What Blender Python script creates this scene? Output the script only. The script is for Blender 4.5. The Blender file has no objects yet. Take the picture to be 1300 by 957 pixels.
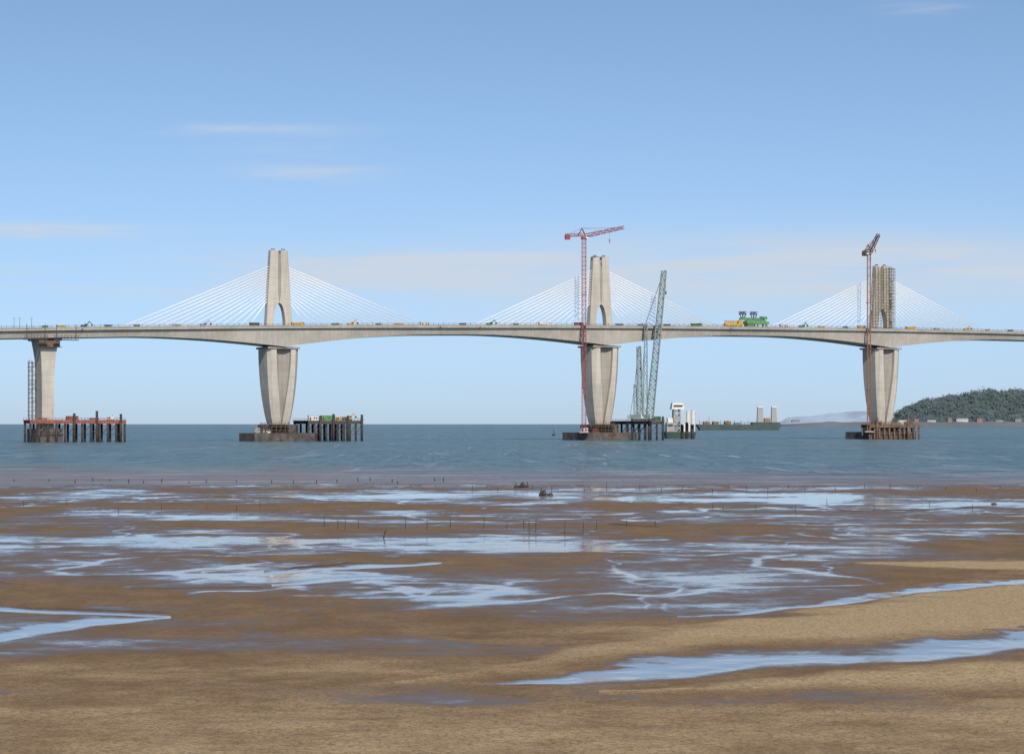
import bpy, math, random
import numpy as np
from mathutils import Vector, Matrix
random.seed(7)
R=math.radians
sc=bpy.context.scene; col=sc.collection
F=2932.; H=11.; CX=650.; HY=538.
SUN_EL=R(34); SUN_AZ=R(167)   # azimuth from +Y clockwise

# ---------------------------------------------------------------- helpers
class MB:
    def __init__(s): s.v=[]; s.f=[]
    def add(s,vs,fs):
        b=len(s.v); s.v+=[tuple(v) for v in vs]; s.f+=[tuple(i+b for i in f) for f in fs]; return s
    def hexa(s,p): return s.add(p,[(3,2,1,0),(4,5,6,7),(0,1,5,4),(1,2,6,5),(2,3,7,6),(3,0,4,7)])
    def box(s,x0,x1,y0,y1,z0,z1):
        return s.hexa([(x0,y0,z0),(x1,y0,z0),(x1,y1,z0),(x0,y1,z0),(x0,y0,z1),(x1,y0,z1),(x1,y1,z1),(x0,y1,z1)])
    def tube(s,a,b,r0,r1=None,n=8):
        a=Vector(a); b=Vector(b); r1=r0 if r1 is None else r1
        d=(b-a).normalized(); up=Vector((0,0,1)) if abs(d.z)<.95 else Vector((1,0,0))
        x=d.cross(up).normalized(); y=d.cross(x)
        o=math.pi/n
        vs=[a+(x*math.cos(o+2*math.pi*i/n)+y*math.sin(o+2*math.pi*i/n))*r0 for i in range(n)]
        vs+=[b+(x*math.cos(o+2*math.pi*i/n)+y*math.sin(o+2*math.pi*i/n))*r1 for i in range(n)]
        fs=[(i,(i+1)%n,n+(i+1)%n,n+i) for i in range(n)]+[tuple(range(n))[::-1],tuple(range(n,2*n))]
        return s.add(vs,fs)
    def bar(s,a,b,w): return s.tube(a,b,w*.7071,None,4)
    def lattice(s,a,b,w0,w1,n,ch,br,up=(0,0,1)):
        a=Vector(a); b=Vector(b); d=(b-a).normalized(); up=Vector(up)
        if abs(d.dot(up))>.95: up=Vector((1,0,0))
        x=d.cross(up).normalized(); y=d.cross(x)
        def c(i,k):
            t=i/n; w=(w0+(w1-w0)*t)/2
            sx,sy=[(-1,-1),(1,-1),(1,1),(-1,1)][k%4]
            return a.lerp(b,t)+x*w*sx+y*w*sy
        for k in range(4):
            s.bar(c(0,k),c(n,k),ch)
            for i in range(n):
                s.bar(c(i,k+(i%2)),c(i+1,k+1-(i%2)),br)
                s.bar(c(i,k),c(i,k+1),br)
        return s
    def hoop(s,c,r,rt,n=20,a0=0,a1=2*math.pi,axis='y'):
        c=Vector(c); p=[]
        for i in range(n+1):
            t=a0+(a1-a0)*i/n
            p.append(c+(Vector((math.cos(t)*r,0,math.sin(t)*r)) if axis=='y' else Vector((0,math.cos(t)*r,math.sin(t)*r))))
        for i in range(n): s.tube(p[i],p[i+1],rt,None,6)
        return s
    def build(s,name,mat,parent=None,smooth=False):
        me=bpy.data.meshes.new(name); me.from_pydata(s.v,[],s.f); me.update()
        if smooth: me.polygons.foreach_set('use_smooth',[True]*len(me.polygons))
        o=bpy.data.objects.new(name,me); col.objects.link(o)
        me.materials.append(mat)
        if parent is not None: o.parent=parent
        return o
def tag(o,label=None,cat=None,group=None,kind=None):
    if label: o['label']=label
    if cat: o['category']=cat
    if group: o['group']=group
    if kind: o['kind']=kind
    return o
def thing(name,label,cat,loc=(0,0,0),rz=0,group=None):
    o=bpy.data.objects.new(name,None); col.objects.link(o); o.location=loc; o.rotation_euler=(0,0,rz)
    o.empty_display_size=.1
    return tag(o,label,cat,group)
def box(*a): return MB().box(*a)
ORD=['first','second','third','fourth','fifth','sixth','seventh','eighth','ninth','tenth','eleventh','twelfth','thirteenth','fourteenth','fifteenth','sixteenth','seventeenth','eighteenth','nineteenth','twentieth','twenty-first','twenty-second','twenty-third','twenty-fourth','twenty-fifth','twenty-sixth','twenty-seventh','twenty-eighth','twenty-ninth','thirtieth']

# ---------------------------------------------------------------- material helpers
class NT:
    def __init__(s,nt): s.nt=nt; s.n=nt.nodes; s.l=nt.links
    def node(s,t,**kw):
        x=s.n.new(t)
        for k,v in kw.items(): setattr(x,k,v)
        return x
    def put(s,inp,v):
        if isinstance(v,bpy.types.NodeSocket): s.l.new(v,inp)
        elif v is not None: inp.default_value=v
    def math(s,op,a,b=None,c=None,clamp=False):
        x=s.node('ShaderNodeMath',operation=op,use_clamp=clamp)
        for i,v in enumerate((a,b,c)):
            if v is not None: s.put(x.inputs[i],v)
        return x.outputs[0]
    def mix(s,f,a,b,bt='MIX'):
        x=s.node('ShaderNodeMix',data_type='RGBA',blend_type=bt)
        s.put(x.inputs[0],f); s.put(x.inputs[6],a if not isinstance(a,tuple) else (*a[:3],1)); s.put(x.inputs[7],b if not isinstance(b,tuple) else (*b[:3],1))
        return x.outputs[2]
    def mapr(s,v,a,b,c=0.,d=1.,smooth=True):
        x=s.node('ShaderNodeMapRange',interpolation_type='SMOOTHSTEP' if smooth else 'LINEAR')
        s.put(x.inputs[0],v)
        for i,q in zip((1,2,3,4),(a,b,c,d)): s.put(x.inputs[i],q)
        return x.outputs[0]
    def scale(s,vec,sx,sy,sz):
        x=s.node('ShaderNodeVectorMath',operation='MULTIPLY'); s.put(x.inputs[0],vec); x.inputs[1].default_value=(sx,sy,sz); return x.outputs[0]
    def noise(s,vec,scale=1.,detail=4.,rough=.55):
        x=s.node('ShaderNodeTexNoise'); s.put(x.inputs['Vector'],vec); x.inputs['Scale'].default_value=scale
        x.inputs['Detail'].default_value=detail; x.inputs['Roughness'].default_value=rough; return x.outputs[0]
    def bump(s,h,strength,dist):
        x=s.node('ShaderNodeBump'); s.put(x.inputs['Height'],h); s.put(x.inputs['Strength'],strength); x.inputs['Distance'].default_value=dist; return x.outputs[0]
def newmat(name):
    m=bpy.data.materials.new(name); m.use_nodes=True; t=NT(m.node_tree)
    return m,t,t.n['Principled BSDF']
def mat(name,c,rough=.6,var=.3,scale=.6,metal=0.,rust=None):
    m,t,p=newmat(name)
    pos=t.node('ShaderNodeTexCoord').outputs['Object']
    n=t.noise(pos,scale,5)
    f=t.mapr(n,.3,.7)
    lo=tuple(x*(1-var) for x in c); hi=tuple(min(1,x*(1+var*.6)) for x in c)
    cc=t.mix(f,lo,hi)
    if rust:
        n2=t.noise(t.scale(pos,1,1,.35),scale*1.7,6)
        cc=t.mix(t.mapr(n2,.5,.66),cc,rust)
    t.put(p.inputs['Base Color'],cc); p.inputs['Roughness'].default_value=rough; p.inputs['Metallic'].default_value=metal
    return m
def concrete(name,c,lift=4.5):
    m,t,p=newmat(name)
    pos=t.node('ShaderNodeTexCoord').outputs['Object']
    big=t.mapr(t.noise(pos,.06,5,.6),.3,.7)
    st=t.mapr(t.noise(t.scale(pos,.55,.55,.03),1.,5,.65),.38,.72)
    fine=t.mapr(t.noise(pos,1.2,6,.7),.25,.75)
    cc=t.mix(big,tuple(x*.82 for x in c),tuple(x*1.06 for x in c))
    cc=t.mix(t.math('MULTIPLY',st,.38),cc,tuple(x*k for x,k in zip(c,(.5,.49,.47))))
    cc=t.mix(t.math('MULTIPLY',fine,.14),cc,tuple(x*.6 for x in c))
    z=t.node('ShaderNodeSeparateXYZ'); t.l.new(pos,z.inputs[0])
    fr=t.math('FRACT',t.math('DIVIDE',z.outputs[2],lift))
    cc=t.mix(t.math('MULTIPLY',t.math('LESS_THAN',fr,.07),.3),cc,tuple(x*.45 for x in c))
    fx=t.math('FRACT',t.math('DIVIDE',z.outputs[0],4.4))
    cc=t.mix(t.math('MULTIPLY',t.math('LESS_THAN',fx,.05),.16),cc,tuple(x*.45 for x in c))
    t.put(p.inputs['Base Color'],cc); p.inputs['Roughness'].default_value=.85
    t.put(p.inputs['Normal'],t.bump(t.noise(pos,.8,6),.3,.3))
    return m
M={}
M['conc']=concrete('concrete_cream',(.48,.45,.405))
M['conc_deck']=concrete('concrete_deck',(.425,.395,.355),50)  # deck concrete darkened evenly to deepen the shade on the girder sides
M['conc_dark']=concrete('concrete_recess_shade_parapet',(.31,.29,.265))  # darker concrete: recess shade put into colour; also parapets and pier heads
M['cap']=mat('tide_stained_concrete',(.07,.062,.06),.8,.5,.25,rust=(.13,.09,.065))
M['cable']=mat('white_cable_sheath',(.85,.85,.85),.5,.05)
M['pile']=mat('dark_tarred_steel',(.03,.026,.027),.7,.5,.5,rust=(.07,.04,.028))
M['darksteel']=mat('dark_steel',(.05,.047,.05),.6,.4,.8)
M['rustred']=mat('rust_red_steel',(.26,.075,.045),.65,.4,.4,rust=(.13,.05,.035))
M['brown']=mat('brown_scaffold_steel',(.13,.085,.055),.7,.5,.4)
M['scaf']=mat('ochre_scaffold_tube',(.19,.145,.085),.6,.4,.4)
M['red']=mat('crane_red_paint',(.21,.04,.045),.5,.2,.3)
M['orange']=mat('crane_orange_paint',(.22,.085,.04),.5,.25,.3,rust=(.14,.055,.035))
M['teal']=mat('grey_green_crane_paint',(.13,.18,.17),.5,.25,.3)
M['green']=mat('green_paint',(.04,.15,.07),.5,.25,.5)
M['bgreen']=mat('bright_green_paint',(.10,.26,.09),.5,.25,.5)
M['dgreen']=mat('dark_green_hull',(.025,.055,.05),.6,.3,.1)
M['yellow']=mat('yellow_paint',(.53,.32,.04),.5,.2,.5)
M['white']=mat('white_paint',(.60,.60,.58),.5,.12,.5)
M['grey']=mat('grey_panel',(.28,.28,.28),.6,.2,.5)
M['blue']=mat('blue_paint',(.05,.13,.30),.5,.2,.5)
M['black']=mat('black_rubber',(.018,.018,.02),.7,.3,.5)
M['glass']=mat('dark_glass',(.03,.04,.05),.15,.1)
M['wood']=mat('weathered_wood',(.045,.035,.028),.85,.4,3)
M['rock']=mat('dark_wet_rock',(.045,.038,.032),.7,.5,2)
M['farwhite']=mat('far_pale_wall',(.40,.41,.42),.8,.2,.02); M['fargrey']=mat('far_grey_wall',(.19,.21,.23),.8,.2,.02); M['farred']=mat('far_red_wall',(.24,.13,.11),.8,.2,.02); M['farroof']=mat('far_roof',(.20,.17,.17),.8,.2,.02); M['farglass']=mat('far_window',(.10,.12,.14),.5,.1)  # far walls, roofs and windows: distance haze muted into their colours

# ---------------------------------------------------------------- camera, sun, world
cam=bpy.data.cameras.new('camera'); co=bpy.data.objects.new('camera',cam); col.objects.link(co)
co.location=(0,0,H); co.rotation_euler=(R(90),0,0)
cam.sensor_width=36; cam.lens=36*F/1300; cam.shift_y=(HY-478.5)/1300; cam.clip_start=1; cam.clip_end=200000
sc.camera=co
L=Vector((math.sin(SUN_AZ)*math.cos(SUN_EL),math.cos(SUN_AZ)*math.cos(SUN_EL),math.sin(SUN_EL)))
sun=bpy.data.lights.new('sun','SUN'); sun.energy=4.4; sun.angle=R(.5); sun.color=(1,.90,.77)
so=bpy.data.objects.new('sun',sun); col.objects.link(so); so.rotation_euler=(-L).to_track_quat('-Z','Y').to_euler(); so.location=(200,-300,400)
sc.view_settings.view_transform='Standard'; sc.view_settings.look='None'; sc.view_settings.exposure=0
w=bpy.data.worlds.new('World'); sc.world=w; w.use_nodes=True
t=NT(w.node_tree); bg=t.n['Background']
g=t.node('ShaderNodeTexCoord').outputs['Generated']
mp=t.node('ShaderNodeVectorMath',operation='MULTIPLY_ADD'); t.l.new(g,mp.inputs[0]); mp.inputs[1].default_value=(1,1,1.7); mp.inputs[2].default_value=(0,0,.125)
sky=t.node('ShaderNodeTexSky',sky_type='NISHITA'); sky.sun_disc=False; sky.sun_elevation=SUN_EL; sky.sun_rotation=SUN_AZ
sky.air_density=1.0; sky.dust_density=.8; sky.ozone_density=1.8; sky.altitude=0
t.l.new(mp.outputs[0],sky.inputs[0])
sp=t.node('ShaderNodeSeparateXYZ'); t.l.new(g,sp.inputs[0]); X,Y,Z=sp.outputs
wis=t.noise(t.scale(g,9,9,95),1.,6,.6)
wis2=t.noise(t.scale(g,22,22,170),1.,5,.6)
wm=t.math('MULTIPLY',t.mapr(wis,.36,.68),t.mapr(wis2,.2,.75,.4,1))
def blob(px,py,rx,ry):
    a=(px-CX)/F; b=(HY-py)/F; q=math.sqrt(1+a*a+b*b)
    dx=t.math('DIVIDE',t.math('SUBTRACT',X,a/q),rx/F); dz=t.math('DIVIDE',t.math('SUBTRACT',Z,b/q),ry/F)
    r=t.math('ADD',t.math('MULTIPLY',dx,dx),t.math('MULTIPLY',dz,dz))
    return t.math('EXPONENT',t.math('MULTIPLY',r,-1))
acc=None
for px,py,rx,ry,am in [(1000,338,560,28,1.2),(520,332,160,14,1.),(60,292,120,10,1.7),(370,191,60,8,1.5),(300,164,120,7,1.3),(400,222,80,14,1.1),(1165,13,45,6,2.),(250,360,420,22,.55)]:
    b=t.math('MULTIPLY',blob(px,py,rx,ry),am); acc=b if acc is None else t.math('ADD',acc,b)
veil=t.math('ADD',t.math('MULTIPLY',blob(1020,350,560,56),.78),t.math('MULTIPLY',blob(480,342,200,26),.42))
veil=t.math('MULTIPLY',veil,t.mapr(wis,.22,.62,.6,1))
front=t.math('GREATER_THAN',Y,0)
cm=t.math('MULTIPLY',t.math('ADD',t.math('MULTIPLY',acc,wm),veil,clamp=True),front)
hs=t.node('ShaderNodeHueSaturation'); hs.inputs['Saturation'].default_value=1.0; hs.inputs['Value'].default_value=1.16; t.l.new(sky.outputs[0],hs.inputs['Color'])
hz_=t.mix(1.,hs.outputs[0],(.94,1.01,1.01),'MULTIPLY')
hazef=t.math('MULTIPLY',t.math('EXPONENT',t.math('MULTIPLY',t.math('MAXIMUM',Z,0),-17)),.80)
cc=t.mix(hazef,hz_,(2.95,3.35,3.95))
cc=t.mix(t.math('MULTIPLY',cm,.76),cc,(4.2,4.5,4.85))
t.l.new(cc,bg.inputs[0]); bg.inputs[1].default_value=.15

# ---------------------------------------------------------------- mudflat
def vnoise(x,y,seed):
    xi=np.floor(x).astype(np.int64); yi=np.floor(y).astype(np.int64); fx=x-xi; fy=y-yi
    fx=fx*fx*(3-2*fx); fy=fy*fy*(3-2*fy)
    def h(a,b):
        n=(a*374761393+b*668265263+seed*2147483+1013)&0xffffffff
        n=((n^(n>>13))*1274126177)&0xffffffff
        n=(n^(n>>16))&0xffff
        return n/65535.
    return (h(xi,yi)*(1-fx)+h(xi+1,yi)*fx)*(1-fy)+(h(xi,yi+1)*(1-fx)+h(xi+1,yi+1)*fx)*fy
def fbm(x,y,oc=5,seed=1,g=.5):
    a=0;amp=1;tot=0
    for o in range(oc):
        a=a+amp*vnoise(x*2**o+o*17.3,y*2**o+o*9.1,seed+o); tot+=amp; amp*=g
    return a/tot
def z0(py): return .22*np.clip((np.asarray(py,float)-612)/250,-3,1)
def ground(px,py):
    z=float(z0(py)); D=(H-z)*F/(py-HY); return Vector(((px-CX)*D/F,D,z))
pys=np.concatenate([np.arange(586,700,.5),np.arange(700,960,.7),np.arange(960,1160,5)])
pxs=np.arange(-320,1622,1.8)
PX,PY=np.meshgrid(pxs,pys)
Z0=z0(PY); D=(H-Z0)*F/(PY-HY); XX=(PX-CX)*D/F; YY=D
nA=fbm(XX/16,YY/15,6,3); nB=fbm(XX/4.2,YY/3.2,5,11,.6); nC=fbm(XX/45,YY/60,4,23); nD=fbm(XX/1.2,YY/1.1,4,31,.6); nE=fbm(XX/8,YY/5,5,91,.6)
wet=.03+1.6*(nA-.5)+.9*(nB-.5)+.6*(nC-.5)+.45*(nD-.5)+.6*(nE-.5)
wob=(fbm(XX/9,YY/20,4,41)-.5)
PXw=PX+wob*120; PYw=PY+(fbm(XX/7,YY/12,5,47)-.5)*14
for cx,cy,rx,ry,am in [(150,688,330,12,.74),(480,690,280,9,.46),(750,690,250,10,.40),(1090,690,150,26,.56),(1220,655,150,14,.48),(1000,712,230,12,.36),
    (650,632,460,7,.48),(960,634,140,5,.5),(1150,640,200,7,.44),(180,655,320,9,.38),(600,655,300,7,.32),(150,725,270,18,.38),
    (600,757,190,22,.38),(760,725,240,15,.30),(100,826,150,10,.34),(540,808,90,7,.32),(690,772,150,13,.28),(640,622,800,6,.3),(350,745,170,16,.24),(960,740,180,13,.24),(1000,665,200,7,.2),
    (900,667,140,7,-.5),(640,708,150,6,-.45),(400,852,600,18,-.85),(250,762,180,7,-.45),(1200,862,260,14,-.7),(820,803,280,14,-.6),(330,799,220,10,-.45),(400,645,240,4,-.35),
    (300,708,150,5,-.4),(700,643,500,3,-.4),(1240,690,70,6,-.5),(420,668,220,4,-.35)]:
    wet=wet+am*np.exp(-((PXw-cx)/rx)**2-((PYw-cy)/ry)**2)
wet-=np.clip((PY-868)/50,0,1)*.75
nR=fbm(XX/38,YY/46,5,61,.5); nS=fbm(XX/16,YY/22,4,77,.5)
mid=np.clip((PY-618)/12,0,1)*np.clip((800-PY)/40,0,1)
chan=np.exp(-((nR-.5)/.010)**2)*mid+.8*np.exp(-((nS-.47)/.012)**2)*mid*np.clip(nC*3-1,0,1)+.8*np.exp(-((nS-.56)/.010)**2)*mid*np.clip(2-nC*3,0,1)
wet=wet+.6*np.clip(chan,0,1)
def line(pts,wamp=5.,soft=.5):
    a=np.array(pts,float)
    yl=np.interp(PX,a[:,0],a[:,1],left=-9999,right=-9999); hw=np.interp(PX,a[:,0],a[:,2])
    d=np.abs(PY+wob*wamp+(nB-.5)*wamp*.5-yl)/(hw*(.55+1.*nB))
    return np.clip((1+soft-d)/(2*soft),0,1)
tong=np.zeros_like(PX)
for pts,wa,sf,am in [([(1085,715,.4),(1150,716,2.5),(1220,716,4.5),(1300,717,5.5),(1650,717,7)],4,.6,1.),
    ([(500,868,.6),(620,850,3),(760,828,8),(880,812,11),(1000,798,15),(1120,784,21),(1220,774,27),(1300,769,31),(1650,764,36)],12,.8,1.),
    ([(760,878,2),(900,872,6),(1050,866,10),(1200,862,16),(1300,858,20),(1650,850,26)],14,1.,.8)]:
    tong=np.maximum(tong,am*line(pts,wa,sf))
tong=tong*tong*(3-2*tong)
wet=wet-tong*1.2
stream=np.zeros_like(PX)
for pts,wa in [([(612,867,.6),(700,859,5),(800,848,9),(950,837,8),(1100,834,10),(1200,827,10),(1300,816,8),(1650,797,7)],24),
    ([(860,783,.8),(940,778,1.8),(1020,770,2.2),(1120,756,3.2),(1220,746,2.8),(1300,739,3),(1650,728,3)],8),
    ([(345,731,1.6),(400,723,2),(470,717,2.8),(562,714,.8)],5),([(345,742,1.4),(420,736,2.4),(500,732,.8)],5),
    ([(-330,764,3),(0,773,2.4),(70,777,2),(217,780,1.2)],6),([(-330,838,5),(0,806,7),(50,797,6),(120,788,4.2),(217,781,1.4)],9)]:
    stream=np.maximum(stream,line(pts,wa,.5))
bank=np.zeros_like(PX)  # mud bank edges: slight relief, shadow and wet-mud darkness put into colour
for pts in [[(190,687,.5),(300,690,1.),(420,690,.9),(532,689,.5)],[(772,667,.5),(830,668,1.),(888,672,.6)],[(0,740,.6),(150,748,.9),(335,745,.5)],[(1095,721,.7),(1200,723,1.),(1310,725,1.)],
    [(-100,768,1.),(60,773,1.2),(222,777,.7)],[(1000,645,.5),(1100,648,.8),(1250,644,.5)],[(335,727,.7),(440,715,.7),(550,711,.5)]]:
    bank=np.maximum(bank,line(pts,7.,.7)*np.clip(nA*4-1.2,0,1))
wet=np.where(stream>.05,np.maximum(wet,stream*1.05+.3*(nB-.5)+.35*(nD-.5)),wet)
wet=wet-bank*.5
sand=np.zeros_like(PX)
for cx,cy,rx,ry,am in [(700,815,330,14,.25),(950,800,260,13,.35),(380,850,420,16,.45),(800,705,160,6,.25),(1080,655,140,6,.3),(1200,800,200,10,.4)]:
    sand=sand+am*np.exp(-((PXw-cx)/rx)**2-((PYw-cy)/ry)**2)
sand+=np.clip((PY-862)/40,0,1)*.5+np.clip((PY-560)/300,0,1)*.1
sand=np.clip(sand+.8*(nB-.5)+.45*(nD-.5),0,1.2)
sand=np.clip(np.maximum(sand,tong*(.76+.5*np.clip((PX-800)/350,-.3,1)+.55*(nB-.5)+.4*(nE-.5))),0,1.4)*(1-np.clip(stream,0,1)*.5)
ZZ=Z0+.05*(nA-.5)+.06*(nB-.5)-.05*stream+.06*bank+.10*tong+.045*(nD-.5)*np.clip(1.1-wet*1.5,0.15,1)
ZZ=np.where(PY<616,ZZ-np.clip((616-PY)/20,0,1)*.38+.16*(nB-.5),ZZ)
nr,nc=PX.shape
me=bpy.data.meshes.new('mudflat')
V=np.stack([XX,YY,ZZ],-1).reshape(-1,3)
idx=np.arange(nr*nc).reshape(nr,nc)
Q=np.stack([idx[:-1,:-1],idx[:-1,1:],idx[1:,1:],idx[1:,:-1]],-1).reshape(-1,4)[:,::-1]
me.vertices.add(len(V)); me.vertices.foreach_set('co',V.ravel())
me.loops.add(Q.size); me.loops.foreach_set('vertex_index',Q.ravel().astype(np.int32))
me.polygons.add(len(Q)); me.polygons.foreach_set('loop_start',np.arange(0,Q.size,4,dtype=np.int32)); me.polygons.foreach_set('loop_total',np.full(len(Q),4,dtype=np.int32))
me.update(calc_edges=True)
me.polygons.foreach_set('use_smooth',np.ones(len(Q),dtype=bool))
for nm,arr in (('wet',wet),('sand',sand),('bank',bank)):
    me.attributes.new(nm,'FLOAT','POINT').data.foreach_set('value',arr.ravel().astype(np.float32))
mud=bpy.data.objects.new('mudflat',me); col.objects.link(mud)
tag(mud,'brown tidal mudflat with wet sheens and shallow streams','mudflat',kind='structure')
m,t,p=newmat('tidal_mud')
def attr(n): return t.node('ShaderNodeAttribute',attribute_name=n).outputs['Fac']
pos=t.node('ShaderNodeTexCoord').outputs['Object']
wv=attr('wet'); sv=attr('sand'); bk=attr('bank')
n1=t.noise(pos,1.3,6,.65); n2=t.noise(pos,4.2,5,.7); n3=t.noise(t.scale(pos,1,.6,1),.25,4,.6); n4=t.noise(t.scale(pos,1,.5,1),11.,3,.6)
wn=t.math('ADD',wv,t.math('ADD',t.math('MULTIPLY',t.math('SUBTRACT',n1,.5),.6),t.math('MULTIPLY',t.math('SUBTRACT',n2,.5),.5)))
pool=t.mapr(wn,.22,.84); damp=t.mapr(wn,-.25,.36)
dry=t.mix(t.mapr(n3,.3,.7),(.20,.128,.070),(.27,.18,.10))
gold=t.mix(t.mapr(n1,.3,.7),(.45,.325,.175),(.57,.425,.245))
dry=t.mix(t.mapr(sv,.1,1.05),dry,gold)
dry=t.mix(t.math('MULTIPLY',t.mapr(n2,.44,.62),.48),dry,(.11,.07,.04))
dry=t.mix(t.math('MULTIPLY',t.mapr(n1,.46,.66),.36),dry,(.12,.077,.045))
dry=t.mix(t.math('MULTIPLY',t.mapr(n4,.52,.66),.5),dry,(.085,.055,.032))
cc=t.mix(damp,dry,(.150,.103,.070)); cc=t.mix(pool,cc,(.21,.195,.18)); cc=t.mix(t.math('MULTIPLY',bk,.7),cc,(.035,.028,.022))  # pool base paled toward silver to imitate sheen; bank lines darkened
t.put(p.inputs['Base Color'],cc)
r1=t.mapr(damp,0,1,.95,.46); ro=t.math('ADD',t.math('MULTIPLY',r1,t.math('SUBTRACT',1,pool)),t.math('MULTIPLY',pool,.07))
t.put(p.inputs['Roughness'],ro); p.inputs['IOR'].default_value=1.34
t.put(p.inputs['Specular IOR Level'],t.math('ADD',t.mapr(damp,0,1,.08,.38),t.math('MULTIPLY',pool,.25)))
bs=t.math('MULTIPLY',t.math('SUBTRACT',1,pool),.55)
t.put(p.inputs['Normal'],t.bump(t.math('ADD',n2,t.math('MULTIPLY',n1,2)),t.math('ADD',bs,.006),.07))
me.materials.append(m)

# ---------------------------------------------------------------- sea
mb=MB(); ys=[395,700,1200,2500,6000,20000,90000]
for a,b in zip(ys,ys[1:]):
    mb.add([(-60000,a,0),(60000,a,0),(60000,b,0),(-60000,b,0)],[(0,1,2,3)])
m,t,p=newmat('sea_water')
pos=t.node('ShaderNodeNewGeometry').outputs['Position']
sp=t.node('ShaderNodeSeparateXYZ'); t.l.new(pos,sp.inputs[0]); SX,SY,_=sp.outputs
big=t.noise(t.scale(pos,.012,.004,0),1.,4,.6)
st1=t.noise(t.scale(pos,.16,.026,0),1.,7,.8)
st2=t.noise(t.scale(pos,.06,.0042,0),1.,8,.88)
stre=t.math('ADD',t.math('MULTIPLY',st1,.4),t.math('MULTIPLY',st2,.6))
wv1=t.noise(t.scale(pos,.35,.16,0),1.,4,.6)
deep=t.mix(t.mapr(big,.3,.7),(.095,.170,.180),(.130,.210,.212))
deep=t.mix(t.math('MULTIPLY',t.mapr(stre,.48,.535),.9),deep,(.030,.075,.092))  # ripple relief painted as dark and pale streaks in the colour
deep=t.mix(t.math('MULTIPLY',t.mapr(st2,.525,.575),.65),deep,(.28,.345,.36))
cap_=t.noise(t.scale(pos,.22,.008,0),1.,3,.6)
deep=t.mix(t.math('MULTIPLY',t.mapr(cap_,.65,.70),.7),deep,(.6,.61,.61))
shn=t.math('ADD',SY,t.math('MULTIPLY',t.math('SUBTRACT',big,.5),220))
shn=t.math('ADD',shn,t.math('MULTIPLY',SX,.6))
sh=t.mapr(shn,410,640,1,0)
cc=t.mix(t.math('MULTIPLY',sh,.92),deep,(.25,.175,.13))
swell=t.noise(t.scale(pos,.022,.085,0),1.,5,.65)
foam=t.math('MULTIPLY',t.mapr(swell,.55,.62),t.mapr(SY,430,720,.7,0.))
cc=t.mix(foam,cc,(.54,.51,.48))
dk_=t.math('MULTIPLY',t.mapr(swell,.48,.41),t.mapr(SY,430,720,.65,0.))
cc=t.mix(dk_,cc,(.085,.062,.05))
cc=t.mix(t.mapr(SY,2500,26000,0,.6),cc,(.15,.215,.255))  # distance haze mixed into the sea colour toward the horizon
t.put(p.inputs['Base Color'],cc); p.inputs['Roughness'].default_value=.32; p.inputs['IOR'].default_value=1.33
t.put(p.inputs['Specular IOR Level'],.25)
t.put(p.inputs['Normal'],t.bump(t.math('ADD',wv1,t.math('MULTIPLY',stre,2.)),.9,1.5))
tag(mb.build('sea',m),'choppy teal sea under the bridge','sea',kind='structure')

# ---------------------------------------------------------------- bridge frame
DX,DY=207.95,104.7; S=math.hypot(DX,DY); TH=math.atan2(DY,DX); CT,ST=math.cos(TH),math.sin(TH)
P1=Vector((-148.5,1466,0))
def B(u,v,z=0): return Vector((P1.x+u*CT-v*ST,P1.y+u*ST+v*CT,z))
def u_at(px,v=0):
    q=px-CX; s=(q+297)/(415.9-.0714*q); return s*S+v*ST/CT
def dz(u): s=u/S; return 72+5.6*s-1.2*s*s
def depth(u):
    s=u/S; d=min(abs(s-k) for k in (0,1,2))
    return 5.2+7.2*max(0,1-d/.43)**1.7
bridge=thing('bridge','long pale concrete cable-stayed bridge under construction across the sea','bridge',P1,TH)
def loft(sections,closed=True,cap=True):
    mb=MB(); n=len(sections[0]); vs=[q for s in sections for q in s]; fs=[]
    for i in range(len(sections)-1):
        for j in range(n):
            fs.append((i*n+j,i*n+(j+1)%n,(i+1)*n+(j+1)%n,(i+1)*n+j))
    if cap: fs+=[tuple(range(n))[::-1],tuple(range((len(sections)-1)*n,len(sections)*n))]
    return mb.add(vs,fs)
U0,U1=-225,665
us=np.arange(U0,U1+.1,5)
secs=[]
for u in us:
    z=dz(u); h=depth(u)
    secs.append([(u,a,z+b) for a,b in [(-16,0),(16,0),(16,-.9),(14.1,-1.3),(12.4,-h),(-12.4,-h),(-14.1,-1.3),(-16,-.9)]])
girder=loft(secs).build('deck_girder',M['conc_deck'],bridge)
for sgn in (-1,1):
    par=[[(u,sgn*15.9+a,dz(u)+b) for a,b in [(-.2,.004),(.2,.004),(.2,1.0),(-.2,1.0)]] for u in us]
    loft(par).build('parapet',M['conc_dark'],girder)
rr=random.Random(3)
for sgn in (-1,1):
    mb=MB(); u=U0
    while u<U1:
        mb.bar((u,sgn*15.9,dz(u)+1),(u,sgn*15.9,dz(u)+1.9+rr.random()*.7),.16); u+=3.2+rr.random()
    for i in range(len(us)-1):
        for hh in (1.5,1.95): mb.bar((us[i],sgn*15.9,dz(us[i])+hh),(us[i+1],sgn*15.9,dz(us[i+1])+hh),.1)
    mb.build('railing',M['darksteel'],girder)
for uj in (u_at(95),u_at(560,-16),u_at(610,-16),u_at(925,-16)):
    z=dz(uj)
    MB().hexa([(uj-.4,-16.1,z-1),(uj+.4,-16.1,z-1),(uj+.4,-13.7,z-1.6),(uj-.4,-13.7,z-1.6),(uj-.4,-16.1,z-.1),(uj+.4,-16.1,z-.1),(uj+.4,-13.5,z-.1),(uj-.4,-13.5,z-.1)]).build('expansion_joint',M['darksteel'],girder)
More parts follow.
